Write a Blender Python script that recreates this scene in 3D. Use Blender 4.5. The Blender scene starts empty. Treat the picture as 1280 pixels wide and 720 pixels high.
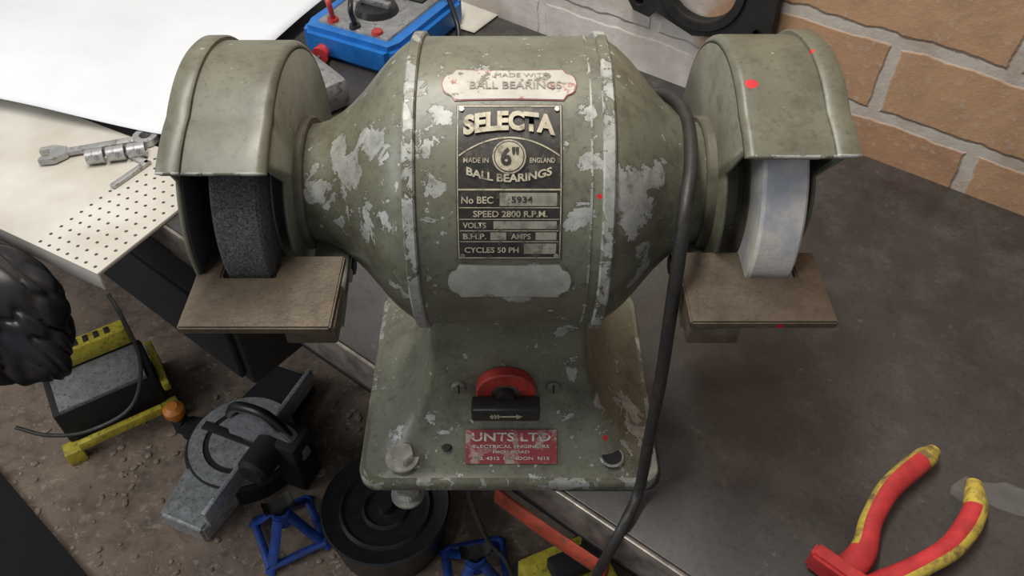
import bpy, bmesh, math, random
from mathutils import Vector, Matrix, noise
random.seed(4)
sc=bpy.context.scene
try: sc.view_settings.view_transform='Standard'
except Exception: pass
AX=0.19
U=Vector((0.7906,-0.6123,0)); N=Vector((0.6123,0.7906,0))
BANG=math.atan2(U.y,U.x)
def BP(u,n,z): return U*u+N*n+Vector((0,0,z))

# ---------------- materials ----------------
class NT:
    def __init__(s,name):
        s.m=bpy.data.materials.new(name); s.m.use_nodes=True
        s.t=s.m.node_tree; s.b=s.t.nodes['Principled BSDF']
        s.tc=s.t.nodes.new('ShaderNodeTexCoord')
    def new(s,k,**kw):
        n=s.t.nodes.new(k)
        for a,b in kw.items(): setattr(n,a,b)
        return n
    def l(s,a,b): s.t.links.new(a,b)
    def set(s,sock,v):
        if isinstance(v,(int,float,tuple,list,Vector)):
            sock.default_value=v
        else: s.l(v,sock)
    def noise(s,scale,detail=3,rough=.55,vec=None,dist=0):
        n=s.new('ShaderNodeTexNoise'); n.inputs['Scale'].default_value=scale
        n.inputs['Detail'].default_value=detail; n.inputs['Roughness'].default_value=rough
        n.inputs['Distortion'].default_value=dist
        s.l(vec if vec else s.tc.outputs['Object'],n.inputs['Vector']); return n.outputs['Fac']
    def math(s,op,a,b=0,c=0,clamp=False):
        n=s.new('ShaderNodeMath',operation=op); n.use_clamp=clamp
        s.set(n.inputs[0],a); s.set(n.inputs[1],b)
        if op in('MULTIPLY_ADD','SMOOTH_MIN'): s.set(n.inputs[2],c)
        return n.outputs[0]
    def ramp(s,f,a,b):
        n=s.new('ShaderNodeMapRange'); n.clamp=True
        s.set(n.inputs[0],f); n.inputs[1].default_value=a; n.inputs[2].default_value=b
        return n.outputs[0]
    def mix(s,f,a,b):
        n=s.new('ShaderNodeMix',data_type='RGBA'); s.set(n.inputs[0],f)
        def c(v): return (*v,1) if isinstance(v,tuple) and len(v)==3 else v
        s.set(n.inputs[6],c(a)); s.set(n.inputs[7],c(b)); return n.outputs[2]
    def dist(s,p):
        n=s.new('ShaderNodeVectorMath',operation='DISTANCE'); s.l(s.tc.outputs['Object'],n.inputs[0])
        n.inputs[1].default_value=p; return n.outputs['Value']
    def bump(s,h,strength=.3,d=.001):
        n=s.new('ShaderNodeBump'); n.inputs['Strength'].default_value=strength; n.inputs['Distance'].default_value=d
        s.l(h,n.inputs['Height']); s.l(n.outputs[0],s.b.inputs['Normal'])
    def fin(s,col,rough=.5,metal=0):
        if isinstance(col,tuple) and len(col)==3: col=(*col,1)
        s.set(s.b.inputs['Base Color'],col); s.set(s.b.inputs['Roughness'],rough); s.set(s.b.inputs['Metallic'],metal)
        return s.m

def basic(name,col,rough=.5,metal=0,var=.25,scale=60,bump=.1,wear=None):
    t=NT(name); f=t.noise(scale,4,.6)
    c=t.mix(t.ramp(f,.3,.7),tuple(x*(1-var) for x in col),tuple(min(1,x*(1+var)) for x in col))
    if wear: c=t.mix(t.math('MULTIPLY',t.ramp(t.noise(130,5,.75),.54,.62),.75),c,wear)
    if bump: t.bump(t.noise(scale*4,3),bump,.0006)
    return t.fin(c,rough,metal)

def paint(name,base=(.160,.160,.112),thr=.66,spots=(),specks=(),dirt=.5,chip=(.46,.46,.42),rough=.34,fleck=.675):
    t=NT(name)
    big=t.noise(14,2); fine=t.noise(60,6,.68,dist=.5)
    f=t.math('MULTIPLY_ADD',big,.40,fine); f=t.math('SUBTRACT',f,.20)
    for p,r,k in spots:
        d=t.ramp(t.dist(p),r,r*.25); f=t.math('MULTIPLY_ADD',d,k*.72,f)
    m=t.ramp(f,thr,thr+.014)
    halo=t.ramp(f,thr-.035,thr-.005)
    hue=t.noise(22,3)
    c=t.mix(t.ramp(hue,.3,.7),tuple(x*.80 for x in base),tuple(x*1.16 for x in base))
    dn=t.noise(38,6,.72)
    dm=t.math('MULTIPLY',t.ramp(dn,.48,.72),dirt)
    c=t.mix(dm,c,(.055,.045,.028))
    c=t.mix(t.math('MULTIPLY',halo,.5),c,(.07,.065,.045))
    gr=t.noise(320,3,.6)
    c=t.mix(t.math('MULTIPLY',t.ramp(gr,.56,.7),.5),c,(.06,.05,.034))
    sp=t.noise(190,3,.55)
    c=t.mix(t.math('MULTIPLY',t.ramp(sp,fleck,fleck+.025),.75),c,chip)
    cc=t.mix(t.ramp(t.noise(75,4,.65),.35,.65),tuple(x*.60 for x in chip),chip)
    cc=t.mix(t.math('MULTIPLY',t.ramp(t.noise(240,4,.7),.52,.68),.6),cc,(.13,.11,.08))
    c=t.mix(m,c,cc)
    for p,r in specks:
        d=t.math('LESS_THAN',t.math('MULTIPLY_ADD',t.noise(300,2),.002,t.dist(p)),r+.001)
        c=t.mix(d,c,(.6,.02,.03))
    h=t.math('MULTIPLY_ADD',m,-.6,t.math('MULTIPLY',fine,.35))
    t.bump(h,.45,.0009)
    rg=t.math('MULTIPLY_ADD',m,.12,t.math('MULTIPLY_ADD',dn,.25,rough-.1))
    return t.fin(c,rg,t.math('MULTIPLY',m,.15))

def sp(x,el,r=.08):
    e=math.radians(el); return (x,-r*math.cos(e),AX+r*math.sin(e))
M={}
M['drum']=paint('drum_paint',thr=.655,spots=[(sp(-.040,50),.014,.22),(sp(-.037,37),.012,.28),(sp(-.041,24),.012,.22),(sp(.036,46),.009,.24),(sp(-.036,64),.009,.22),
   (sp(.034,27),.010,.24),(sp(-.020,-6),.010,.28),(sp(.004,-7),.014,.30),(sp(.039,12),.009,.22),(sp(-.044,70),.012,.2),(sp(.036,62),.008,.24),(sp(-.04,5),.009,.2),(sp(-.031,60),.006,.24),(sp(.040,80),.010,.24),(sp(-.036,83),.009,.24),(sp(.033,-2),.008,.24)],specks=[(sp(.041,34),.0012)],dirt=.65)
M['bell']=paint('bell_paint',thr=.65,spots=[(sp(.060,36,.072),.024,.34),(sp(.064,18,.068),.020,.32),(sp(.068,-4,.062),.020,.30),(sp(.058,66,.07),.012,.2),(sp(.073,45,.058),.012,.22),
   (sp(-.066,56,.065),.018,.27),(sp(-.082,42,.05),.014,.22),(sp(-.072,14,.058),.013,.30),(sp(-.060,24,.071),.011,.28),(sp(-.090,60,.042),.014,.22),(sp(-.103,30,.034),.012,.2),(sp(-.07,33,.06),.010,.24),(sp(-.058,-8,.073),.010,.22)],
   specks=[(sp(.083,45,.049),.0013)],dirt=.85)
M['ring']=paint('ring_worn_paint',thr=.46,dirt=.45,chip=(.46,.46,.42))
M['base']=paint('pedestal_paint',thr=.66,spots=[((-.078,-.062,.015),.022,.25),((-.088,-.04,.012),.02,.2),((.085,-.05,.012),.020,.22),((.045,-.048,.09),.011,.30),((.038,-.05,.075),.009,.28),((.02,-.085,.011),.02,.24),((-.03,-.085,.011),.02,.24),((.06,-.06,.03),.012,.2),((-.055,-.055,.04),.011,.2),((.075,-.03,.02),.016,.2),((-.045,-.068,.020),.009,.2),((.058,-.05,.05),.008,.26),((.03,-.045,.11),.009,.2)],specks=[((.062,-.062,.026),.0018)],dirt=.85)
M['rim']=paint('plate_rim_paint',thr=.52,dirt=.7,chip=(.40,.40,.35))
M['guard']=paint('guard_paint',base=(.145,.143,.100),thr=.76,specks=[((.1146,-.022,.268),.0030),((.157,-.03,.262),.0014),((.122,-.066,.245),.0014),((.148,.0,.272),.0014)],dirt=.8,rough=.38,fleck=.73)
M['guard_in']=basic('guard_inner_plate',(.11,.10,.07),.55,.1,.45,60)
M['dark']=basic('blackened_steel',(.02,.018,.016),.6,.2,.4)
M['steel']=basic('steel',(.36,.35,.33),.38,.8,.3,90)
M['zinc']=basic('bolt_zinc',(.52,.50,.45),.35,.6,.3,120)
t=NT('rest_plate'); f=t.noise(45,6,.7); g=t.noise(500,3,.7)
c=t.mix(t.ramp(f,.3,.7),(.070,.053,.037),(.150,.118,.084)); c=t.mix(t.math('MULTIPLY',t.ramp(g,.5,.7),.5),c,(.05,.038,.026))
c=t.mix(t.math('MULTIPLY',t.ramp(t.noise(25,5,.7),.55,.7),.4),c,(.22,.18,.135))
d=t.math('LESS_THAN',t.math('MULTIPLY_ADD',t.noise(300,2),.002,t.dist((.1315,-.0985,.002))),.0028); c=t.mix(d,c,(.5,.02,.04))
t.bump(g,.3,.0005); M['rest']=t.fin(c,.40,.40)
t=NT('coarse_stone'); g=t.noise(900,4,.8); g2=t.noise(60,3)
c=t.mix(t.ramp(g,.40,.66),(.025,.025,.027),(.22,.22,.225)); c=t.mix(t.math('MULTIPLY',t.ramp(g2,.4,.7),.4),c,(.06,.055,.05))
t.bump(g,.9,.0015); M['stone']=t.fin(c,.85)
t=NT('white_stone'); g=t.noise(500,3,.7); g2=t.noise(45,4,.6)
c=t.mix(t.ramp(g2,.45,.65),(.72,.67,.60),(.45,.46,.50)); c=t.mix(t.math('MULTIPLY',t.ramp(g,.45,.7),.35),c,(.50,.42,.32))
t.bump(g,.4,.0006); M['wstone']=t.fin(c,.8)
M['label']=basic('label_black',(.036,.031,.026),.4,.2,.5,120,wear=(.10,.09,.07))
M['tan']=basic('label_tan',(.44,.385,.275),.45,.1,.3,150,wear=(.12,.10,.075))
M['tanbox']=basic('label_field',(.29,.28,.215),.45,.2,.35,110,wear=(.13,.12,.09))
t=NT('worn_decal'); f=t.noise(60,5,.65); g=t.noise(110,4,.7)
c=t.mix(t.ramp(f,.35,.65),(.43,.40,.34),(.56,.53,.46)); c=t.mix(t.ramp(g,.60,.64),c,(.40,.15,.11)); c=t.mix(t.ramp(t.noise(90,5,.7),.57,.60),c,(.17,.165,.115)); M['decal']=t.fin(c,.5)
t=NT('silver_decal'); f=t.noise(50,5,.65)
c=t.mix(t.ramp(f,.4,.6),(.36,.36,.31),(.50,.50,.44)); c=t.mix(t.ramp(t.noise(80,5,.7),.60,.63),c,(.18,.17,.12)); M['decal2']=t.fin(c,.4,.2)
M['decaltext']=basic('decal_text',(.27,.24,.19),.6,0,.4,150)
M['red']=basic('red_enamel',(.38,.035,.025),.42,0,.35,80,wear=(.16,.03,.02))
t=NT('red_plate'); f=t.noise(90,5,.7)
M['redplate']=t.fin(t.mix(t.ramp(f,.52,.62),(.27,.04,.042),(.40,.29,.25)),.4,.1)
M['black']=basic('black_plastic',(.014,.014,.015),.35,0,.3)
M['rubber']=basic('cable_rubber',(.024,.022,.020),.5,0,.4,200,.3)
M['matblk']=basic('matt_black',(.010,.010,.011),.7,0,.4)
M['yellow']=basic('yellow_plastic',(.50,.41,.04),.5,0,.35,40,wear=(.14,.12,.03))
M['blue']=basic('blue_plastic',(.012,.05,.26),.5,0,.3,wear=(.02,.02,.03))
M['blue2']=basic('meter_blue',(.012,.14,.45),.4,0,.2)
M['orange']=basic('orange_plastic',(.60,.20,.03),.45,0,.2)
M['redh']=basic('plier_red',(.46,.035,.038),.38,0,.3)
t=NT('plier_yellow'); f=t.noise(90,5,.7); M['yelh']=t.fin(t.mix(t.ramp(f,.45,.62),(.53,.40,.06),(.18,.12,.05)),.5)
M['grey']=basic('grey_plastic',(.20,.20,.20),.5,0,.3,wear=(.06,.05,.045))
M['alu']=basic('cast_aluminium',(.46,.46,.45),.38,.5,.3,60,wear=(.16,.14,.12))
M['strap']=basic('orange_strap_webbing',(.36,.05,.022),.6,0,.35,wear=(.12,.05,.03))

# ---------------- mesh helpers ----------------
def empty(name,loc=(0,0,0),rz=0,s=1):
    e=bpy.data.objects.new(name,None); sc.collection.objects.link(e); e.location=loc; e.rotation_euler[2]=rz
    e.scale=(s,s,s); e.empty_display_size=.05; return e
def mk(name,bm,mats,parent=None,smooth=40,loc=None,rot=None):
    bmesh.ops.recalc_face_normals(bm,faces=bm.faces[:]) if smooth is not None and smooth>=0 else None
    me=bpy.data.meshes.new(name)
    th=math.radians(abs(smooth) if smooth else 0)
    for f in bm.faces: f.smooth=bool(smooth)
    for e in bm.edges:
        if len(e.link_faces)==2: e.smooth = e.calc_face_angle(0)<th
    bm.to_mesh(me); bm.free()
    if not isinstance(mats,(list,tuple)): mats=[mats]
    for m in mats: me.materials.append(M[m] if isinstance(m,str) else m)
    o=bpy.data.objects.new(name,me); sc.collection.objects.link(o)
    if parent: o.parent=parent
    if loc: o.location=loc
    if rot: o.rotation_euler=rot
    return o
def box(name,c,s,mat,parent=None,bev=.001,rot=None,seg=2):
    bm=bmesh.new(); bmesh.ops.create_cube(bm,size=1)
    bmesh.ops.scale(bm,vec=s,verts=bm.verts)
    if bev: bmesh.ops.bevel(bm,geom=bm.edges[:],offset=bev,segments=seg,affect='EDGES',profile=.5)
    return mk(name,bm,mat,parent,35,loc=c,rot=rot)
def lathe(name,prof,mat,parent=None,axis='X',c=(0,0,0),segs=96,smooth=35,close=False,matf=None,mats=None):
    bm=bmesh.new(); rings=[]
    for a,r in prof:
        if r<1e-6:
            p={'X':(a,0,0),'Y':(0,a,0),'Z':(0,0,a)}[axis]; rings.append([bm.verts.new(p)])
        else:
            rg=[]
            for i in range(segs):
                w=2*math.pi*i/segs; q,s_=r*math.cos(w),r*math.sin(w)
                rg.append(bm.verts.new({'X':(a,q,s_),'Y':(q,a,s_),'Z':(q,s_,a)}[axis]))
            rings.append(rg)
    pr=list(zip(rings,rings[1:]))
    if close: pr.append((rings[-1],rings[0]))
    for k,(A,B) in enumerate(pr):
        for i in range(segs):
            j=(i+1)%segs
            if len(A)==1 and len(B)==1: continue
            if len(A)==1: f=bm.faces.new((A[0],B[i],B[j]))
            elif len(B)==1: f=bm.faces.new((A[i],B[0],A[j]))
            else: f=bm.faces.new((A[i],B[i],B[j],A[j]))
            if matf: f.material_index=matf(k)
    if parent is not None and parent.name=='bench_grinder':
        bmesh.ops.translate(bm,vec=c,verts=bm.verts); c=(0,0,0)
    return mk(name,bm,mats or mat,parent,smooth,loc=c)
def prism(name,poly,h,mat,parent=None,bev=0,loc=None,rot=None,smooth=35):
    bm=bmesh.new(); vs=[bm.verts.new((x,y,0)) for x,y in poly]; f=bm.faces.new(vs)
    r=bmesh.ops.extrude_face_region(bm,geom=[f]); bmesh.ops.translate(bm,vec=(0,0,h),verts=[v for v in r['geom'] if isinstance(v,bmesh.types.BMVert)])
    if bev: bmesh.ops.bevel(bm,geom=bm.edges[:],offset=bev,segments=2,affect='EDGES')
    return mk(name,bm,mat,parent,smooth,loc=loc,rot=rot)
def catmull(P,n=10):
    P=[Vector(p) for p in P]; Q=[P[0]*2-P[1]]+P+[P[-1]*2-P[-2]]; out=[]
    for i in range(1,len(Q)-2):
        for k in range(n):
            t=k/n; a,b,c,d=Q[i-1:i+3]
            out.append(.5*((2*b)+(c-a)*t+(2*a-5*b+4*c-d)*t*t+(-a+3*b-3*c+d)*t**3))
    out.append(P[-1]); return out
def sweep(name,P,rad,mat,parent=None,segs=14,n=10,flat=None,matf=None,mats=None,up=Vector((0,0,1))):
    pts=catmull(P,n); L=len(pts); bm=bmesh.new(); rings=[]; nrm=None
    if not isinstance(rad,(list,tuple)): rad=[rad]*2
    for i,p in enumerate(pts):
        tg=(pts[min(i+1,L-1)]-pts[max(i-1,0)]).normalized()
        if nrm is None:
            nrm=(up-tg*up.dot(tg))
            if nrm.length<.1: nrm=Vector((0,1,0))-tg*tg.y
        nrm=(nrm-tg*nrm.dot(tg)).normalized(); bi=tg.cross(nrm)
        t=i/(L-1)*(len(rad)-1); k=min(int(t),len(rad)-2); r=rad[k]*(1-(t-k))+rad[k+1]*(t-k)
        fl=flat or 1
        rings.append([bm.verts.new(p+nrm*(r*fl*math.cos(2*math.pi*j/segs))+bi*(r*math.sin(2*math.pi*j/segs))) for j in range(segs)])
    for i,(A,B) in enumerate(zip(rings,rings[1:])):
        for j in range(segs):
            f=bm.faces.new((A[j],A[(j+1)%segs],B[(j+1)%segs],B[j]))
            if matf: f.material_index=matf(i/(L-1),j/segs)
    for rg in (rings[0],rings[-1]):
        f=bm.faces.new(rg)
        if matf: f.material_index=matf(0 if rg is rings[0] else 1,0)
    return mk(name,bm,mats or mat,parent,50)
def hexbolt(name,c,r,h,mat,parent,axis='Z',washer=True):
    bm=bmesh.new()
    bmesh.ops.create_cone(bm,segments=6,radius1=r,radius2=r,depth=h,cap_ends=True)
    bmesh.ops.bevel(bm,geom=bm.edges[:],offset=r*.08,segments=2,affect='EDGES')
    if washer:
        w=bmesh.ops.create_cone(bm,segments=32,radius1=r*1.35,radius2=r*1.35,depth=h*.25,cap_ends=True)
        bmesh.ops.translate(bm,vec=(0,0,-h*.55),verts=w['verts'])
    rot={'Z':(0,0,.3),'Y':(math.pi/2,0,0),'X':(0,math.pi/2,0),'-X':(0,-math.pi/2,0)}[axis]
    return mk(name,bm,mat,parent,30,loc=c,rot=rot)

# ================= GRINDER =================
G=empty('bench_grinder')
X0,X1=-.0505,.0475
lathe('motor_housing',[(X0,.0),(X0,.0795),(X1,.0795),(X1,.0)],'drum',G,c=(0,0,AX),segs=160)
for nm,a,b in (('seam_band_1',X0-.0012,X0+.0048),('seam_band_2',X1-.0048,X1+.0012)):
    lathe(nm,[(a,.076),(a,.0812),(a+.0008,.0822),(b-.0008,.0822),(b,.0812),(b,.076)],'ring',G,c=(0,0,AX),segs=160)
lathe('seam_line',[(X1-.0105,.079),(X1-.0105,.0800),(X1-.0095,.0800),(X1-.0095,.079)],'ring',G,c=(0,0,AX),segs=160)
bp=[(.000,.0785),(.003,.0775),(.008,.0742),(.014,.0690),(.020,.0625),(.026,.0555),(.031,.0500),(.037,.0442),(.043,.0395),(.050,.0355),(.056,.0335),(.064,.0325),(.072,.032),(.072,.0)]
lathe('end_bell_1',[(X0-a,r) for a,r in bp],'bell',G,c=(0,0,AX),segs=128)
lathe('end_bell_2',[(X1+a,r) for a,r in bp],'bell',G,c=(0,0,AX),segs=128)
for i,(a,b) in enumerate(((-.119,-.110),(.102,.110))):
    lathe('bearing_boss_%d'%(i+1),[(a,.0),(a,.0365),(a+.001,.0375),(b-.001,.0375),(b,.0365),(b,.0)],'guard_in',G,c=(0,0,AX),segs=64)

def rrect(hx,yf,yb,r,k=8):
    out=[]
    for cx,cy,a0 in ((hx-r,yb-r,0),(-hx+r,yb-r,90),(-hx+r,yf+r,180),(hx-r,yf+r,270)):
        for i in range(k+1):
            a=math.radians(a0+90*i/k); out.append((cx+r*math.cos(a),cy+r*math.sin(a)))
    return out
def loft(name,secs,mat,parent,smooth=35):
    bm=bmesh.new(); R=[]
    for z,hx,yf,yb,r in secs:
        R.append([bm.verts.new((x-.002,y,z)) for x,y in rrect(hx,yf,yb,r)])
    for A,B in zip(R,R[1:]):
        n=len(A)
        for j in range(n): bm.faces.new((A[j],A[(j+1)%n],B[(j+1)%n],B[j]))
    bm.faces.new(R[0]); bm.faces.new(R[-1])
    return mk(name,bm,mat,parent,smooth)
loft('base_plate',[(0.0,.0985,-.0855,.0855,.012),(.0012,.0995,-.0865,.0865,.013),(.0085,.0995,-.0865,.0865,.013),(.0098,.0985,-.0855,.0855,.012)],'rim',G,50)
loft('pedestal',[(.0095,.0965,-.0830,.083,.014),(.0115,.0925,-.0785,.079,.020),(.016,.0845,-.0728,.073,.022),(.022,.0760,-.0665,.066,.017),(.034,.0655,-.0540,.055,.0095),
  (.046,.0590,-.0510,.051,.0060),(.060,.0540,-.0485,.048,.0045),(.080,.0495,-.0455,.045,.0040),(.100,.0475,-.0435,.043,.004),(.140,.0465,-.042,.042,.004)],'base',G,60)
hexbolt('mounting_bolt',(-.0725,-.0715,.0205),.0082,.007,'zinc',G)
lathe('bolt_shank',[(-.034,0),(-.034,.0042),(0,.0042),(0,0)],'zinc',G,'Z',(-.0725,-.0715,0),24)
hexbolt('bolt_nut',(-.0725,-.0740,-.020),.0085,.009,'zinc',G)
lathe('bolt_hole',[(0,.0045),(0,.0078),(.0008,.0082),(.0016,.0074),(.0010,.0045)],'rim',G,'Z',(.066,-.0710,.0166),32,close=True)
lathe('bolt_hole_bore',[(-.004,0),(-.004,.0064),(.0013,.0064),(.0013,0)],'matblk',G,'Z',(.066,-.0710,.0172),32)
lathe('blank_rivet',[(0,0),(0,.0035),(.001,.0025),(.0012,0)],'dark',G,'Z',(-.043,-.0672,.0225),24)
# switch
SW=empty('rotary_switch',(-.004,-.0485,.0625)); SW.parent=G
for nm,pf,mt in (('escutcheon_rim',[(.002,.019),(-.004,.019),(-.005,.018),(-.005,.009),(.002,.009)],'red'),('hub',[(.002,0),(.002,.0092),(-.0042,.0092),(-.0042,0)],'guard_in'),('spindle',[(0,0),(0,.006),(-.010,.006),(-.010,0)],'black')):
    lathe(nm,pf,mt,SW,'Y',(0,0,0),48,close=(nm=='escutcheon_rim'))
box('knob_bar',(0,-.0115,-.0065),(.0435,.0120,.0125),'black',SW,.0018)
def bar(nm,x,z,w,h,rotz=0): box(nm,(x,-.0178,z),(w,.0006,h),'tan',SW,0,rot=(0,rotz,0))
bar('arrow_shaft',0,-.0065,.020,.0006)
bar('arrow_head_1',.0085,-.0057,.004,.0005,.5); bar('arrow_head_2',.0085,-.0073,.004,.0005,-.5)
for k in range(3):
    bar('arrow_flight_%d'%(2*k+1),-.004-k*.002,-.0057,.003,.0005,.8); bar('arrow_flight_%d'%(2*k+2),-.004-k*.002,-.0073,.003,.0005,-.8)
for i,x in enumerate((-.0300,.0305)):
    lathe('switch_screw_%d'%(i+1),[(.003,0),(.003,.0050),(-.0010,.0050),(-.0022,.0040),(-.0024,0)],'guard',SW,'Y',(x,.0008,.0005),32)
    box('screw_slot_%d'%(i+1),(x,-.0013,.0005),(.001,.001,.0085),'matblk',SW,0)

# text helpers
def textmesh(s,bold=.02):
    cu=bpy.data.curves.new('t','FONT'); cu.body=s; cu.offset=bold; cu.resolution_u=3
    o=bpy.data.objects.new('t',cu); sc.collection.objects.link(o); bpy.context.view_layer.update()
    me=bpy.data.meshes.new_from_object(o); bpy.data.objects.remove(o)
    xs=[v.co.x for v in me.vertices]; ys=[v.co.y for v in me.vertices]
    x0,x1,y0,y1=min(xs),max(xs),min(ys),max(ys)
    for v in me.vertices: v.co=((v.co.x-x0)/(x1-x0)-.5,(v.co.y-y0)/(y1-y0)-.5,0)
    return me
XC=-.0013
def cyl(u,v,off):
    e=math.radians(38.5)+v/.0795; r=.0795+off
    return Vector((XC+u,-r*math.cos(e),AX+r*math.sin(e)))
def ctext(s,u,v,w,h,mat='tan',off=.0014,arch=0,bold=.02,tilt=0):
    me=textmesh(s,bold)
    for q in me.vertices:
        uu=q.co.x*w; vv=q.co.y*h+arch*(1-(2*q.co.x)**2)-arch*.5+tilt*uu
        q.co=cyl(u+uu,v+vv,off)
    me.materials.append(M[mat]); o=bpy.data.objects.new('lettering_'+''.join(c for c in s.lower() if c.isalnum())[:8],me)
    sc.collection.objects.link(o); o.parent=G
def strip(name,u0,u1,bot,top,off,mat,cols=24,rows=14):
    bm=bmesh.new(); g=[]
    for i in range(cols+1):
        u=u0+(u1-u0)*i/cols; b=bot(u) if callable(bot) else bot; tt=top(u) if callable(top) else top
        g.append([bm.verts.new(cyl(u,b+(tt-b)*j/rows,off)) for j in range(rows+1)])
    for i in range(cols):
        for j in range(rows): bm.faces.new((g[i][j],g[i+1][j],g[i+1][j+1],g[i][j+1]))
    bmesh.ops.remove_doubles(bm,verts=bm.verts,dist=1e-6)
    return mk(name,bm,mat,G,60)
strip('name_plate',-.025,.025,-.0375,.0378,.0007,'label',rows=60)
for k,(a,b,c_,d) in enumerate(((-.0245,.0245,.0366,.0372),(-.0245,.0245,-.0370,-.0364),(-.0245,-.0240,-.037,.0372),(.0240,.0245,-.037,.0372),(-.0245,.0245,-.0034,-.0026),(-.0235,.0235,-.0116,-.0112),(-.0235,.0235,-.0171,-.0167),(-.0235,.0235,-.0227,-.0223),(-.0235,.0235,-.0282,-.0278))):
    strip('plate_rule_%d'%(k+1),a,b,c_,d,.0010,'tan',rows=24 if k in(2,3) else 2)
arc=lambda u:.0118+.0085*(1-(u/.0235)**2)
strip('arched_rule',-.0235,.0235,lambda u:arc(u)+.0004,lambda u:arc(u)+.0012,.0010,'tan',rows=2,cols=40)
def disc(nm,r,v,off,mat):
    f=lambda u:math.sqrt(max(0,r*r-u*u)); strip(nm,-r,r,lambda u:v-f(u),lambda u:v+f(u),off,mat,cols=40)
disc('medallion_edge',.0086,.0122,.00115,'label'); disc('medallion',.0079,.0122,.0012,'tan'); disc('medallion_ring',.0072,.0122,.0013,'label'); disc('medallion_face',.0067,.0122,.0014,'tan')
ctext('6"',0.0003,.0122,.0085,.0085,'label',.0018,bold=.03)
ctext('SELECTA',0,.0278,.0430,.0098,arch=.0026,bold=.05,off=.0020)
for s_,u_ in (('MADE IN',-.0155),('ENGLAND',.0155)): ctext(s_,u_,.0104,.0118,.0023,bold=.01)
ctext('BALL BEARINGS',0,.0040,.0400,.0038,arch=-.0034,bold=.03)
ctext('No BEC',-.0150,-.0078,.0150,.0033); strip('field_1',-.0045,.0225,-.0106,-.0045,.0010,'tanbox'); ctext('5934',.0060,-.0076,.0100,.0030,'label',.0014)
ctext('SPEED 2800 R.P.M.',0.0005,-.0142,.0350,.0030,off=.0016)
ctext('VOLTS',-.0165,-.0197,.0110,.0028); strip('field_2',-.0075,.0225,-.0216,-.0178,.0010,'tanbox')
ctext('B.H.P.',-.0165,-.0252,.0110,.0028); strip('field_3',-.0090,-.0015,-.0272,-.0233,.0010,'tanbox'); ctext('AMPS',.0055,-.0252,.0095,.0028); strip('field_4',.0125,.0225,-.0272,-.0233,.0010,'tanbox')
ctext('CYCLES 50 PH',-.0085,-.0322,.0260,.0030); strip('field_5',.0070,.0225,-.0345,-.0290,.0010,'tanbox')
for i,(a,b) in enumerate(((-.0225,.0352),(.0225,.0352),(-.0225,-.0352),(.0225,-.0352))):
    f=lambda u:math.sqrt(max(0,.0012**2-(u-a)**2)); strip('plate_rivet_%d'%(i+1),a-.0012,a+.0012,lambda u:b-f(u),lambda u:b+f(u),.0016,'steel',cols=8,rows=3)
def plaque(nm,W,H,vc,mat,off):
    def h(u):
        q=abs(u)/W
        if q<.80: return H*(1-.06*math.cos(q/.8*math.pi*.5))
        if q<.86: return H*(1-(q-.80)/.06*.33)
        return H*.67*math.sqrt(max(0,1-((q-.86)/.14)**2))*.9+H*.067
    strip(nm,-W,W,lambda u:vc-h(u),lambda u:vc+h(u),off,mat,cols=80,rows=16)
plaque('ball_bearing_decal_edge',.0325,.0098,.0500,'redplate',.0005); plaque('ball_bearing_decal',.0320,.0093,.0500,'decal',.0007)
ctext('BALL BEARINGS',.003,.0490,.044,.0045,'decaltext',.0011,bold=.01); ctext('MADE WITH',.006,.0555,.026,.0026,'decaltext',.0010,bold=0)
plaque('blank_decal_edge',.0315,.0122,-.0522,'rim',.0004); plaque('blank_decal',.0305,.0114,-.0522,'decal2',.0006)

# red supplier plate on inclined toe
A=Vector((0,-.0580,.0308)); B=Vector((0,-.0752,.0146))
vdir=(A-B).normalized(); nr=Vector((0,-vdir.z,vdir.y))
if nr.z<0: nr=-nr
bm=bmesh.new(); ctr=(A+B)/2
def inc(u,v,o): return ctr+Vector((-.0005+u,0,0))+vdir*v+nr*o
hw,hh=.0300,.0112; vs=[]
for o_ in (0,.0010): vs.append([bm.verts.new(inc(u,v,o_)) for u,v in ((-hw,-hh),(hw,-hh),(hw,hh),(-hw,hh))])
for j in range(4): bm.faces.new((vs[0][j],vs[0][(j+1)%4],vs[1][(j+1)%4],vs[1][j]))
bm.faces.new(vs[1]); bm.faces.new(vs[0]); mk('supplier_plate',bm,'redplate',G,20)
for s_,v,w,h in (('UNTS LTD',.0065,.052,.0058),('ELECTRICAL ENGINEERS',.0003,.050,.0022),('HIGH ROAD',-.0033,.024,.0018),('TEL 4312  LONDON  N15',-.0075,.050,.0022)):
    me=textmesh(s_)
    for q in me.vertices: q.co=inc(q.co.x*w,v+q.co.y*h,.0013)
    me.materials.append(M['decal']); o=bpy.data.objects.new('supplier_lettering',me); sc.collection.objects.link(o); o.parent=G

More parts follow.
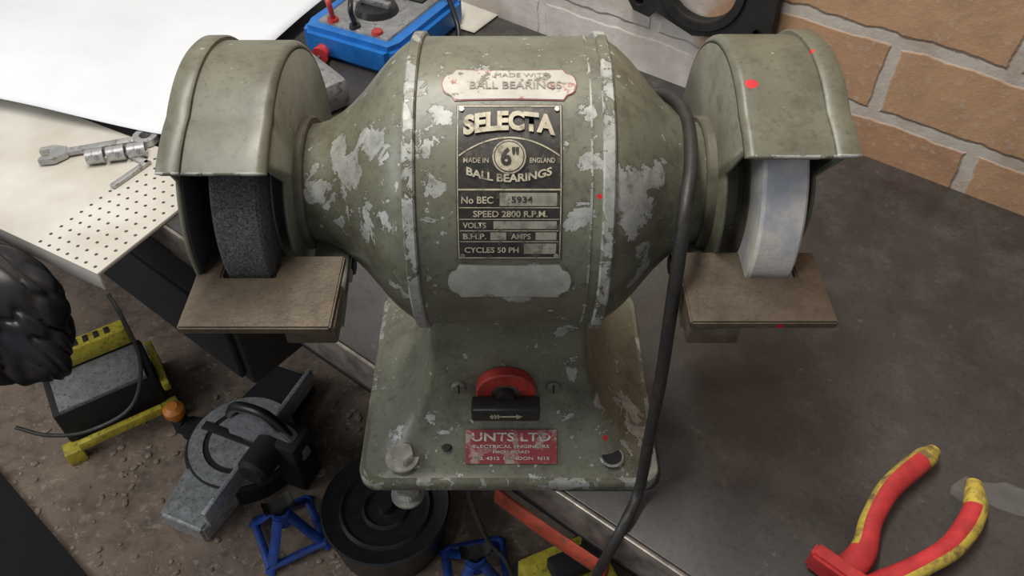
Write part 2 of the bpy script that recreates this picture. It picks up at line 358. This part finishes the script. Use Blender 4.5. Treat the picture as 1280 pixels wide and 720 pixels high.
# ---- guards ----
def guard(idx,xi,xo,xr,R,e_end,rl_out):
    s=1 if xo>0 else -1
    def rad(th,extra=0):
        if th<62: return R+extra+(62-th)/(62-e_end)*.0085
        return R+extra
    ths=[e_end,e_end+.7]+[e_end+(62-e_end)*i/6 for i in range(1,6)]+[62+(232-62)*i/60 for i in range(61)]
    def P(x,r,th):
        a=math.radians(th); return Vector((x,-r*math.cos(a),AX+r*math.sin(a)))
    c=.004
    prof=[(xi,-c)]+[(xi+s*c*(1-math.cos(a)),-c+c*math.sin(a)) for a in (math.pi/8,math.pi/4,3*math.pi/8,math.pi/2)]
    prof+=[(xi+(xr-xi)*k/4,0) for k in range(1,5)]+[(xr,.0018),(xr+s*.0012,.0026),(xo-s*.002,.0026),(xo,.0010),(xo,-.004)]
    bm=bmesh.new(); g=[]
    for th in ths:
        fl=1+ (0 if th>62 else (62-th)/(62-e_end)*.02)
        g.append([bm.verts.new(P((xi+xo)/2+(x-(xi+xo)/2)*fl,rad(th)+d,th)) for x,d in prof])
    for k,(A_,B_) in enumerate(zip(g,g[1:])):
        for j in range(len(prof)-1):
            f=bm.faces.new((A_[j],B_[j],B_[j+1],A_[j+1]))
            if k==0: f.material_index=1
    bmesh.ops.recalc_face_normals(bm,faces=bm.faces[:])
    o=mk('wheel_guard_%d'%idx,bm,['guard','ring'],G,50)
    md=o.modifiers.new('thick','SOLIDIFY'); md.thickness=.0022; md.offset=-1; md.material_offset_rim=0
    def plate(nm,x,th0,th1,Rp,rl,thick,mat):
        bm=bmesh.new(); pts=[(P(x,Rp if q>62 else rad(q)-.006,q)) for q in [th0+(th1-th0)*i/60 for i in range(61)]]
        n2=44
        for i in range(1,n2):
            q=th1+(360+th0-th1)*i/n2; pts.append(P(x,rl,q))
        c0=bm.verts.new((x,0,AX)); V=[bm.verts.new(p) for p in pts]
        for i in range(len(V)): bm.faces.new((c0,V[i],V[(i+1)%len(V)]))
        o=mk(nm,bm,mat,G,30); md=o.modifiers.new('thick','SOLIDIFY'); md.thickness=thick; md.offset=0
    plate('guard_inner_plate_%d'%idx,xi+s*.0008,e_end+2,232,R-.0045,.050,.002,'guard')
    plate('guard_cover_plate_%d'%idx,xo-s*.0012,e_end+2,232,R-.003,rl_out,.002,'guard')
    plate('guard_lining_%d'%idx,xo-s*.0034,e_end+4,230,R-.006,rl_out-.0005,.0012,'matblk')
    for k in range(3):
        a=math.radians(60+k*60+20)
        lathe('cover_screw_%d_%d'%(idx,k+1),[(0,0),(0,.004),(s*.0015,.004),(s*.0025,.0025),(s*.0025,0)],'steel',G,'X',(xo,-.055*math.cos(a),AX+.055*math.sin(a)),20)
guard(1,-.1145,-.1635,-.1525,.0775,41,.066)
guard(2,.1075,.1590,.1475,.0805,46,.036)
def wheel(idx,x0,x1,R,mat,s):
    c=.0015
    lathe('grinding_wheel_%d'%idx,[(x0,0),(x0,R-c),(x0+c,R),(x1-c,R),(x1,R-c),(x1,0)],mat,G,'X',(0,0,AX),128)
    xi=x0 if s>0 else x1
    lathe('wheel_flange_%d'%idx,[(xi,0),(xi,.044),(xi-s*.0008,.044),(xi-s*.0012,.034),(xi-s*.003,.032),(xi-s*.003,0)],'steel' if idx==1 else 'guard_in',G,'X',(0,0,AX),64)
    lathe('spindle_%d'%idx,[(xi-s*.018,0),(xi-s*.018,.009),(xi,.009),(xi,0)],'steel',G,'X',(0,0,AX),32)
    xo=x1 if s>0 else x0
    lathe('outer_flange_%d'%idx,[(xo,0),(xo,.030),(xo+s*.0015,.028),(xo+s*.002,.012),(xo+s*.008,.011),(xo+s*.008,0)],'dark',G,'X',(0,0,AX),48)
wheel(1,-.148,-.124,.0655,'stone',-1); wheel(2,.1225,.145,.0655,'wstone',1)
# ---- tool rests ----
def rest(idx,xa,xb,na,nb,yf,yb,yn):
    poly=[(xa,yf),(xb,yf),(xb,yb),(nb,yb),(nb,yn),(na,yn),(na,yb),(xa,yb)]
    prism('tool_rest_%d'%idx,poly,.0050,'rest',G,bev=.0009,loc=(0,0,AX-.0130))
rest(1,-.1635,-.0885,-.1500,-.1220,-.1020,-.0510,-.0672)
rest(2,.0875,.1600,.1205,.1470,-.0985,-.0480,-.0672)
for i,s in ((1,-1),(2,1)):
    xm=s*.1005
    box('rest_block_%d'%i,(xm,-.083,AX-.0190),(.026,.030,.0120),'rest',G,.0015)
    box('rest_arm_%d'%i,(s*.1005,-.045,AX-.0300),(.020,.060,.008),'guard',G,.0015,rot=(.25,0,0))
    box('rest_bracket_%d'%i,(s*.1020,-.018,AX-.043),(.008,.040,.026),'guard_in',G,.0015)
    hexbolt('rest_bolt_%d'%i,(s*.0950,-.022,AX-.043),.0065,.006,'dark',G,'-X' if s>0 else 'X')
    hexbolt('rest_clamp_bolt_%d'%i,(s*.0950,-.034,AX-.040),.0045,.006,'steel',G,'-X' if s>0 else 'X',False)
# ---- cable ----
cab=[(.066,.080,.165),(.076,.062,.202),(.0875,.038,.2230),(.0937,.008,.2290),(.0905,-.030,.2290),(.0845,-.059,.2216),(.0825,-.0735,.1956),(.0825,-.0795,.161),(.0835,-.0830,.117),(.0825,-.0890,.062),(.0815,-.0945,.0151),(.0714,-.1125,.0050),(.0624,-.1215,-.018),(.0570,-.1190,-.067),(.055,-.122,-.15),(.05,-.130,-.45)]
sweep('mains_cable',cab,.0036,'rubber',G,n=12)
sweep('trailing_flex',[(-.030,-.074,-.012),(-.028,-.078,-.031),(-.0186,-.070,-.102),(0,-.079,-.145),(.01,-.09,-.3)],.0019,'rubber',G)

# ================= BENCH / ROOM =================
t=NT('bench_top'); f=t.noise(5,5,.65); g=t.noise(26,6,.7); h=t.noise(260,3,.7)
c=t.mix(t.ramp(f,.3,.7),(.036,.032,.030),(.082,.075,.070)); c=t.mix(t.math('MULTIPLY',t.ramp(g,.48,.72),.5),c,(.135,.125,.115))
c=t.mix(t.math('MULTIPLY',t.ramp(h,.5,.72),.45),c,(.026,.022,.020)); c=t.mix(t.math('MULTIPLY',t.ramp(t.noise(60,6,.8),.62,.69),.45),c,(.24,.22,.195))
c=t.mix(t.math('MULTIPLY',t.ramp(t.noise(12,6,.75),.52,.66),.6),c,(.026,.020,.017))
t.bump(h,.15,.0004); M['bench']=t.fin(c,t.ramp(g,1.05,-.45),.15)
M['edge']=basic('worn_steel_edge',(.26,.23,.20),.4,.6,.5,60)
W=empty('workbench',(0,0,0),BANG)
box('bench_top_plate',((-.35),.194,-.015),(3.3,.482,.030),'bench',W,.0008)
box('edge_angle',(-.35,-.0490,-.0185),(3.3,.0035,.036),'edge',W,.001)
box('edge_angle_lip',(-.35,-.0465,-.0345),(3.3,.010,.004),'dark',W,.001)
for i,x in enumerate((-1.9,1.2)):
    for j,y in enumerate((-.02,.40)): box('leg_%d%d'%(i,j),(x,y,-.44),(.05,.05,.819),'dark',W,.002)
box('rear_rail',(-.35,.41,-.06),(3.2,.04,.05),'dark',W,.002)
box('under_shelf_panel',(-.55,.32,-.44),(2.6,.02,.80),'dark',W,.002)
box('under_bench_shade_body',(-.66,.12,-.152),(.60,.28,.235),'dark',W,.003)  # added drawer-shaped block, its black stands in for the shadow under the bench
for i in range(2):
    box('under_bench_shade_front_%d'%(i+1),(-.66,-.024,-.095-i*.112),(.58,.008,.104),'matblk',W,.003)  # black front of the added block, deepens the dark band below the edge
    box('under_bench_shade_pull_%d'%(i+1),(-.66,-.031,-.085-i*.112),(.12,.008,.010),'dark',W,.002)
sweep('ratchet_strap',[BP(.030,-.0570,-.046),BP(.075,-.0575,-.047),BP(.125,-.0570,-.046)],.010,'strap',None,flat=.3,up=N)
# floor
t=NT('garage_floor'); f=t.noise(3,6,.7); g=t.noise(22,6,.75)
c=t.mix(t.ramp(f,.3,.7),(.15,.105,.075),(.29,.215,.16)); c=t.mix(t.math('MULTIPLY',t.ramp(g,.46,.66),.7),c,(.07,.05,.036)); c=t.mix(t.math('MULTIPLY',t.ramp(t.noise(60,5,.75),.57,.63),.6),c,(.42,.34,.27))
t.bump(g,.3,.003); M['floor']=t.fin(c,.8)
box('floor',(-.3,.2,-.875),(5,5,.05),'floor',None,0)
# wall
t=NT('brick_wall'); sep=t.new('ShaderNodeSeparateXYZ'); t.l(t.tc.outputs['Object'],sep.inputs[0])
wob=t.noise(18,3); wob2=t.noise(70,3)
wobs=t.math('MULTIPLY_ADD',wob2,.004,t.math('MULTIPLY',wob,.012))
comb=t.new('ShaderNodeCombineXYZ')
t.l(t.math('ADD',t.math('ADD',wobs,sep.outputs[0]),-.188-.008+2.4),comb.inputs[0])
t.l(t.math('ADD',t.math('ADD',wobs,sep.outputs[2]),-.0455-.008+.74*2),comb.inputs[1])
br=t.new('ShaderNodeTexBrick'); t.l(comb.outputs[0],br.inputs['Vector'])
br.offset=.39; br.inputs['Scale'].default_value=1; br.inputs['Mortar Size'].default_value=.0072; br.inputs['Mortar Smooth'].default_value=.35
br.inputs['Brick Width'].default_value=.24; br.inputs['Row Height'].default_value=.074; br.inputs['Bias'].default_value=0
br.inputs['Color1'].default_value=(.40,.215,.115,1); br.inputs['Color2'].default_value=(.50,.30,.165,1); br.inputs['Mortar'].default_value=(.52,.45,.38,1)
g=t.noise(30,6,.7); c=t.mix(t.math('MULTIPLY',t.ramp(g,.45,.7),.55),br.outputs['Color'],(.27,.15,.09))
c=t.mix(t.math('MULTIPLY',t.ramp(t.noise(120,4,.7),.55,.7),.45),c,(.58,.47,.36))
pm=t.math('MULTIPLY_ADD',t.noise(9,5,.6),.16,sep.outputs[0])
c=t.mix(t.ramp(pm,.0,-.03),c,t.mix(t.ramp(t.noise(20,5,.6),.4,.65),(.50,.44,.38),(.66,.61,.55)))
hgt=t.math('MULTIPLY_ADD',br.outputs['Fac'],-1.0,t.math('MULTIPLY',g,.6)); t.bump(hgt,.5,.005); M['brick']=t.fin(c,.85)
w=box('wall_back',BP(-.2,.435+.06,.775),(5,.12,3.25),'brick',None,0,rot=(0,0,BANG))
w.data.transform(Matrix.Translation((-.2,0,.775))); w.location=BP(0,.495,0)

# ================= CLUTTER =================
E=empty('engine_gasket_plate',BP(-.095,.4265,.137),BANG)
def plate_with_holes(name,outline,holes,h,mat,parent,rot=None,loc=None):
    cu=bpy.data.curves.new(name,'CURVE'); cu.dimensions='2D'; cu.fill_mode='BOTH'; cu.extrude=h/2; cu.bevel_depth=.0008
    for pl in [outline]+holes:
        s_=cu.splines.new('POLY'); s_.points.add(len(pl)-1); s_.use_cyclic_u=True
        for p,q in zip(s_.points,pl): p.co=(q[0],q[1],0,1)
    o=bpy.data.objects.new('tmp',cu); sc.collection.objects.link(o); bpy.context.view_layer.update()
    me=bpy.data.meshes.new_from_object(o); bpy.data.objects.remove(o); me.materials.clear(); me.materials.append(M[mat])
    o=bpy.data.objects.new(name,me); sc.collection.objects.link(o); o.parent=parent
    if rot:o.rotation_euler=rot
    if loc:o.location=loc
    return o
circ=lambda cx,cy,r,n=28:[(cx+r*math.cos(2*math.pi*i/n),cy+r*math.sin(2*math.pi*i/n)) for i in range(n)]
ol=[(-.080,-.05),(-.070,-.062),(-.052,-.064),(-.045,-.055),(-.03,-.060),(0,-.068),(.03,-.060),(.045,-.052),(.055,-.060),(.072,-.058),(.080,-.046),(.076,.045),(.06,.058),(-.06,.058),(-.078,.045)]
plate_with_holes('gasket_body',ol,[circ(0,-.012,.040),circ(-.065,-.050,.006),circ(.067,-.046,.006),circ(-.062,.04,.006),circ(.062,.04,.006)],.010,'dark',E,rot=(math.pi/2,0,0))
lathe('gasket_lip',[(-.004,.040),(-.004,.048),(-.009,.048),(-.009,.040)],'dark',E,'Y',(0,-.0,-.012),48,close=True)
lathe('nail',[(0,0),(0,.002),(-.02,.002),(-.02,.004),(-.022,.004),(-.022,0)],'steel',E,'Y',(0,.008,.029),12)

def sheet(name,corners,z,mat,amp=.003,n=24,thick=0,freq=6,wild=0):
    bm=bmesh.new(); a,b,c_,d=[Vector((*p,0)) for p in corners]; g=[]
    for i in range(n+1):
        row=[]
        for j in range(n+1):
            s_,t_=i/n,j/n; p=(a*(1-s_)+b*s_)*(1-t_)+(d*(1-s_)+c_*s_)*t_
            if wild: p+=Vector((noise.noise(p*60),noise.noise(p*60+Vector((9,9,9))),0))*wild
            p.z=z+amp*(1+noise.noise(p*freq))+amp*3*max(0,noise.noise(p*freq*.5+Vector((3,1,0)))); row.append(bm.verts.new(p))
        g.append(row)
    for i in range(n):
        for j in range(n): bm.faces.new((g[i][j],g[i+1][j],g[i+1][j+1],g[i][j+1]))
    o=mk(name,bm,mat,None,60)
    if thick: md=o.modifiers.new('t','SOLIDIFY'); md.thickness=thick
    return o
M['paper']=basic('paper_white',(.72,.73,.75),.7,0,.05,8,0)
M['card']=basic('card_cream',(.60,.56,.48),.7,0,.1,20,0)
sheet('paper_sheet',[(-.338,.295),(-.205,.640),(-.635,.775),(-.768,.425)],.010,'paper',.004,30,.0004)
sheet('cardboard_sheet',[(-.15,.585),(-.045,.52),(-.01,.575),(-.12,.645)],.001,'card',.001,8,.001)
# perforated panel
t=NT('perforated_panel'); vm=t.new('ShaderNodeVectorMath',operation='SCALE'); t.l(t.tc.outputs['Object'],vm.inputs[0]); vm.inputs['Scale'].default_value=90
fr=t.new('ShaderNodeVectorMath',operation='FRACTION'); t.l(vm.outputs[0],fr.inputs[0])
s3=t.new('ShaderNodeSeparateXYZ'); t.l(fr.outputs[0],s3.inputs[0])
dx=t.math('SUBTRACT',s3.outputs[0],.5); dy=t.math('SUBTRACT',s3.outputs[1],.5)
rr=t.math('ADD',t.math('MULTIPLY',dx,dx),t.math('MULTIPLY',dy,dy)); m=t.math('LESS_THAN',rr,.020)
s4=t.new('ShaderNodeSeparateXYZ'); t.l(t.tc.outputs['Object'],s4.inputs[0]); m=t.math('MULTIPLY',m,t.math('GREATER_THAN',s4.outputs[0],.10))
M['perf']=t.fin(t.mix(m,t.mix(t.ramp(t.noise(12,4),.4,.7),(.52,.48,.41),(.66,.63,.57)),(.05,.04,.03)),.5)
PB=empty('perforated_panel',(-.468,.266,.0022),math.radians(-28))
box('panel_sheet',(0,0,0),(.36,.155,.0042),'perf',PB,.001)
box('panel_lip',(.0,-.0765,-.008),(.36,.002,.020),'perf',PB,.0005)
S=empty('ring_spanner',(-.400,.286,.0075),math.radians(18))
box('shaft',(0,0,.001),(.070,.009,.005),'alu',S,.0015)
lathe('ring_end',[(-.003,.006),(-.003,.012),(.004,.012),(.004,.006)],'alu',S,'Z',(.040,0,.001),32,close=True)
prism('open_end',[(0,-.006),(-.012,-.013),(-.026,-.011),(-.026,-.005),(-.016,-.004),(-.016,.004),(-.026,.005),(-.026,.011),(-.012,.013),(0,.006)],.006,'alu',S,.0008,loc=(-.032,0,-.002))
S2=empty('socket_set_bar',(-.385,.268,.0120),math.radians(15))
for i in range(3): lathe('socket_%d'%(i+1),[(0,.003),(0,.007),(.016,.0075),(.016,.005)],'alu',S2,'X',(-.022+i*.019,0,0),24,close=True)
S3=empty('pipe_clip',(-.360,.244,.0065),math.radians(60))
box('leg',(0,0,0),(.045,.006,.004),'alu',S3,.001); box('foot',(.02,.012,0),(.006,.030,.004),'alu',S3,.001)
# black bag slumped against panel edge
bm=bmesh.new(); bmesh.ops.create_icosphere(bm,subdivisions=6,radius=1)
for v in bm.verts:
    p=v.co.copy(); q=Vector((p.x*3.2,p.y*3.2,p.z*1.1))
    k=1+.20*noise.noise(p*1.3+Vector((5,2,1)))+.05*noise.noise(q*1.2)-.05*(1-abs(noise.noise(q*1.6+Vector((2,7,3)))))**6
    v.co=Vector((p.x*.120*k,p.y*.055*k,p.z*.075*k))
mk('black_bag',bm,basic('black_polythene',(.009,.009,.011),.36,0,.3,30,.15),None,80,loc=(-.482,.128,-.036),rot=(.1,.18,-.55))
sweep('looped_cable',[(-.45,.055,-.135),(-.42,.050,-.140),(-.385,.055,-.140),(-.350,.075,-.13),(-.335,.095,-.09),(-.337,.104,-.04),(-.345,.113,-.020)],.0018,'rubber',None)
# multimeter
MM=empty('multimeter',(-.150,.515,.0),math.radians(-28))
prism('shell',[(-.058,-.075),(.058,-.075),(.066,-.055),(.066,.07),(.05,.085),(-.05,.085),(-.066,.07),(-.066,-.055)],.034,'blue2',MM,.006)
box('face',(0,.004,.034),(.096,.125,.006),'grey',MM,.003); box('display',(0,.045,.038),(.075,.034,.003),'matblk',MM,.001)
lathe('dial',[(0,0),(0,.026),(.008,.023),(.008,0)],'black',MM,'Z',(0,-.010,.036),40); box('dial_grip',(0,-.010,.047),(.040,.008,.008),'grey',MM,.002)
for i,x in enumerate((-.03,0,.03)): lathe('jack_%d'%(i+1),[(0,0),(0,.007),(.004,.006),(.004,0)],('red','black','red')[i],MM,'Z',(x,-.052,.036),20)
sweep('lead_1',[(-.03,-.052,.040),(-.03,-.055,.060),(-.045,-.04,.062),(-.05,.0,.055),(-.055,.04,.045),(-.08,.07,.02),(-.10,.10,.004)],.0030,'redh',MM)
sweep('lead_2',[(.0,-.052,.040),(.0,-.055,.062),(-.015,-.02,.064),(.01,.03,.06),(.05,.05,.05),(.075,.04,.02),(.09,.02,.004)],.0030,'black',MM)
PR=empty('test_probe',(-.215,.455,.0105),math.radians(75)); lathe('grip',[(0,0),(0,.006),(.01,.009),(.05,.007),(.06,.004),(.06,0)],'redh',PR,'X',segs=20); lathe('collar',[(-.004,0),(-.004,.010),(0,.010),(0,0)],'redh',PR,'X',segs=20); lathe('tip',[(-.03,0),(-.028,.0015),(0,.0015),(0,0)],'steel',PR,'X',segs=10)
CL=empty('grey_clamp',(-.215,.385,.0),math.radians(40)); box('body',(0,0,.018),(.05,.09,.034),'grey',CL,.008); box('jaw',(0,.05,.016),(.03,.03,.02),'matblk',CL,.004)

# pliers
PL=empty('insulated_pliers')
pa=[(.285,-.062,.010),(.272,-.071,.012),(.2450,-.091,.012),(.2260,-.1136,.012),(.2140,-.1348,.012),(.197,-.149,.011)]
pb=[(.3020,-.086,.010),(.2930,-.108,.012),(.2720,-.1296,.012),(.2475,-.1430,.012),(.2240,-.1530,.011),(.203,-.163,.011)]
sweep('handle_1',pa,[.0050,.0072,.0076,.0072,.0068,.0072,.0085,.0095],None,PL,segs=20,flat=.9,mats=['redh','yelh'],matf=lambda a,b:1 if a<.20 or (a<.8 and .08<b<.30) else 0)
sweep('handle_2',pb,[.0050,.0072,.0076,.0072,.0068,.0072,.0085,.0095],None,PL,segs=20,flat=.9,mats=['redh','yelh'],matf=lambda a,b:1 if a<.17 or (a<.75 and .70<b<.92) else 0)
prism('handle_flange_1',[(-.018,-.006),(.018,-.006),(.018,.005),(-.018,.005)],.018,'redh',PL,.002,loc=(.196,-.147,.002),rot=(0,0,-.75))
prism('handle_flange_2',[(-.014,-.006),(.014,-.006),(.014,.005),(-.014,.005)],.018,'redh',PL,.002,loc=(.203,-.164,.002),rot=(0,0,-.3))
prism('jaw_head',[(.012,.014),(.012,-.014),(-.02,-.016),(-.055,-.006),(-.055,.006),(-.02,.016)],.011,'steel',PL,.002,loc=(.178,-.168,.004),rot=(0,0,.75))
lathe('pivot',[(0,0),(0,.007),(.002,.006),(.002,0)],'steel',PL,'Z',(.176,-.170,.015),24)
t=NT('clear_film'); t.b.inputs['Alpha'].default_value=.09; M['film']=t.fin((.7,.7,.7),.12)
sheet('clear_plastic_wrapper',[(.285,-.092),(.36,-.118),(.372,-.100),(.300,-.078)],.0015,'film',.0035,40,0,freq=70,wild=.006)

# ---- floor items ----
F=-.85
TB=empty('folding_sawhorse',(-.785,.575,F),math.radians(33),.92)
box('body',(0,0,.075),(.20,.12,.11),'matblk',TB,.008); box('tray',(0,-.01,.133),(.17,.10,.012),'grey',TB,.003)
box('yellow_rail',(-.01,.055,.165),(.19,.035,.045),'yellow',TB,.005)
for i in range(7): box('rail_mark_%d'%(i+1),(-.075+i*.021,.055,.1885),(.010,.018,.002),'matblk',TB,.0005)
for i,(x,y) in enumerate(((-.1,-.07),(.1,-.07),(-.1,.07),(.1,.07))): box('foot_%d'%(i+1),(x,y,.02),(.035,.035,.04),'yellow',TB,.004)
box('side_rail',(.11,0,.09),(.015,.14,.022),'yellow',TB,.003); box('front_rail',(0,-.085,.05),(.17,.014,.022),'yellow',TB,.003)
MS=empty('mitre_saw',(-.505,.478,F),math.radians(-112),.82)
lathe('turntable',[(0,0),(0,.13),(.05,.13),(.058,.122),(.058,0)],'matblk',MS,'Z',segs=64)
lathe('scale_ring',[(.058,.088),(.061,.088),(.061,.120),(.058,.120)],'alu',MS,'Z',segs=64,close=True)
lathe('table_disc',[(.058,0),(.063,0),(.063,.074),(.058,.074)],'alu',MS,'Z',segs=64)
box('kerf_plate',(0,-.02,.064),(.022,.17,.004),'matblk',MS,.0005)
prism('left_wing',[(-.22,-.06),(-.10,-.08),(-.10,.06),(-.22,.05)],.055,'matblk',MS,.006)
prism('right_wing',[(.22,-.06),(.10,-.08),(.10,.06),(.22,.05)],.055,'alu',MS,.006)
prism('mitre_arm',[(-.03,-.10),(-.022,-.17),(.022,-.17),(.03,-.10)],.045,'matblk',MS,.006)
lathe('mitre_knob',[(0,0),(0,.014),(.02,.024),(.035,.024),(.045,.012),(.045,0)],'orange',MS,'Z',(0,-.185,.05),32)
box('knob_stem',(0,-.18,.025),(.03,.03,.05),'matblk',MS,.003)
box('fence_left',(-.12,.062,.085),(.17,.012,.055),'alu',MS,.003); box('fence_right',(.12,.062,.085),(.17,.012,.055),'alu',MS,.003)
box('pivot_post',(0,.15,.08),(.07,.06,.16),'matblk',MS,.008)
prism('blade_guard',[(.10*math.cos(a),.10*math.sin(a)) for a in [math.pi*i/24 for i in range(25)]],.030,'grey',MS,.004,loc=(-.015,.085,.10),rot=(math.pi/2,0,math.pi/2))
lathe('saw_blade',[(-.001,0),(-.001,.088),(.001,.088),(.001,0)],'steel',MS,'X',(0,.085,.105),64)
lathe('motor',[(0,0),(0,.036),(.07,.036),(.08,.028),(.08,0)],'matblk',MS,'X',(.02,.11,.13),40)
sweep('carry_handle',[(0,.15,.16),(0,.10,.212),(0,.03,.205),(0,.0,.165)],.012,'black',MS)
def stand(loc,rz,h=.20,s=1):
    A_=empty('axle_stand',loc,rz,s)
    for i,(x,y) in enumerate(((-.075,-.075),(.075,-.075),(.075,.075),(-.075,.075))):
        sweep('leg_%d'%(i+1),[(x,y,.004),(x*.55,y*.55,h*.5),(x*.2,y*.2,h)],.013,'blue',A_,segs=8,n=4,flat=.4)
    for i,(a,b) in enumerate((((-.068,-.068),(.068,-.068)),((.068,-.068),(.068,.068)),((.068,.068),(-.068,.068)),((-.068,.068),(-.068,-.068)))):
        sweep('brace_%d'%(i+1),[(*a,.02),((a[0]+b[0])/2,(a[1]+b[1])/2,.02),(*b,.02)],.010,'blue',A_,segs=8,n=3,flat=.5)
    lathe('collar',[(-.03,.018),(-.03,.024),(.02,.024),(.02,.018)],'blue',A_,'Z',(0,0,h),24,close=True)
    lathe('post',[(0,0),(0,.014),(.07,.014),(.07,0)],'matblk',A_,'Z',(0,0,h-.03),20)
    prism('saddle',[(-.035,.0),(.035,0),(.035,.022),(.02,.008),(-.02,.008),(-.035,.022)],.03,'dark',A_,.002,loc=(0,.015,h+.035),rot=(math.pi/2,0,0))
stand((-.392,.312,F),.5,.11,.72); stand((-.060,.240,F),.2,.08,.72)
lathe('oil_drain_pan',[(0,0),(0,.097),(.08,.107),(.09,.110),(.094,.107),(.090,.100),(.084,.080),(.090,.075),(.084,.069),(.080,.042),(.086,.037),(.080,.032),(.080,.014),(.094,.012),(.094,0)],'black',None,'Z',(-.215,.322,F),72)
YT=empty('trolley_jack',(.090,.215,F),.4)
box('chassis',(0,0,.05),(.14,.09,.06),'yellow',YT,.006); box('saddle_arm',(.02,0,.09),(.10,.04,.03),'matblk',YT,.005); lathe('saddle',[(0,0),(0,.022),(.012,.026),(.012,0)],'dark',YT,'Z',(.05,0,.105),24)
for i,(x,y) in enumerate(((-.05,-.05),(.05,-.05),(-.05,.05),(.05,.05))): lathe('wheel_%d'%(i+1),[(-.01,0),(-.01,.022),(.01,.022),(.01,0)],'matblk',YT,'Y',(x,y,.022),24)
bm=bmesh.new()
a=Vector((-.965,.440,F)); b=Vector((-.725,.238,F)); d=(b-a).normalized(); nn=Vector((d.y,-d.x,0))
vs=[a-d*.6, b+d*.9, b+d*.9+nn*.6, a-d*.6+nn*.6]
V=[bm.verts.new(p+Vector((0,0,.0005))) for p in vs]; f_=bm.faces.new(V)
r=bmesh.ops.extrude_face_region(bm,geom=[f_]); bmesh.ops.translate(bm,vec=(0,0,.010),verts=[v for v in r['geom'] if isinstance(v,bmesh.types.BMVert)])
M['mat']=basic('floor_mat_rubber',(.004,.004,.0045),.9,0,.4); mk('rubber_floor_mat',bm,'mat',None,20)
# wood chips and grit scattered on the floor, one object
bm=bmesh.new()
for i in range(220):
    x=random.uniform(-.95,-.25); y=random.uniform(.12,.62); s_=random.uniform(.002,.007)
    mt=Matrix.Translation((x,y,F+s_*.3))@Matrix.Rotation(random.uniform(0,6.28),4,'Z')@Matrix.Diagonal((s_*random.uniform(.6,1.8),s_,s_*.5,1))
    r=bmesh.ops.create_icosphere(bm,subdivisions=1,radius=1,matrix=mt)
M['grit']=basic('grit',(.26,.20,.15),.8,0,.6,9,0)
mk('floor_debris',bm,'grit',None,20)

# ================= LIGHT =================
wd=bpy.data.worlds.new('World'); sc.world=wd; wd.use_nodes=True
bg=wd.node_tree.nodes['Background']; bg.inputs[0].default_value=(.84,.90,1,1); bg.inputs[1].default_value=.29
def area(nm,loc,tgt,size,pw,col=(1,1,1),sy=None):
    l=bpy.data.lights.new(nm,'AREA'); l.energy=pw; l.size=size; l.color=col
    if sy: l.shape='RECTANGLE'; l.size_y=sy
    o=bpy.data.objects.new(nm,l); sc.collection.objects.link(o); o.location=loc
    o.rotation_euler=(Vector(tgt)-Vector(loc)).to_track_quat('-Z','Y').to_euler()
area('ceiling_tube_light',(-.30,.10,1.6),(0,0,.1),1.2,26,(1,.97,.91),.2)
area('doorway_light',(-2.2,-.3,1.0),(0,.1,0),1.2,21,(.92,.96,1))
# ================= CAMERA =================
cd=bpy.data.cameras.new('camera'); co=bpy.data.objects.new('camera',cd); sc.collection.objects.link(co)
co.location=(0,-.358,.475); co.rotation_euler=(math.radians(44),0,0); cd.lens=28.125; cd.sensor_width=36; cd.clip_start=.01
sc.camera=co
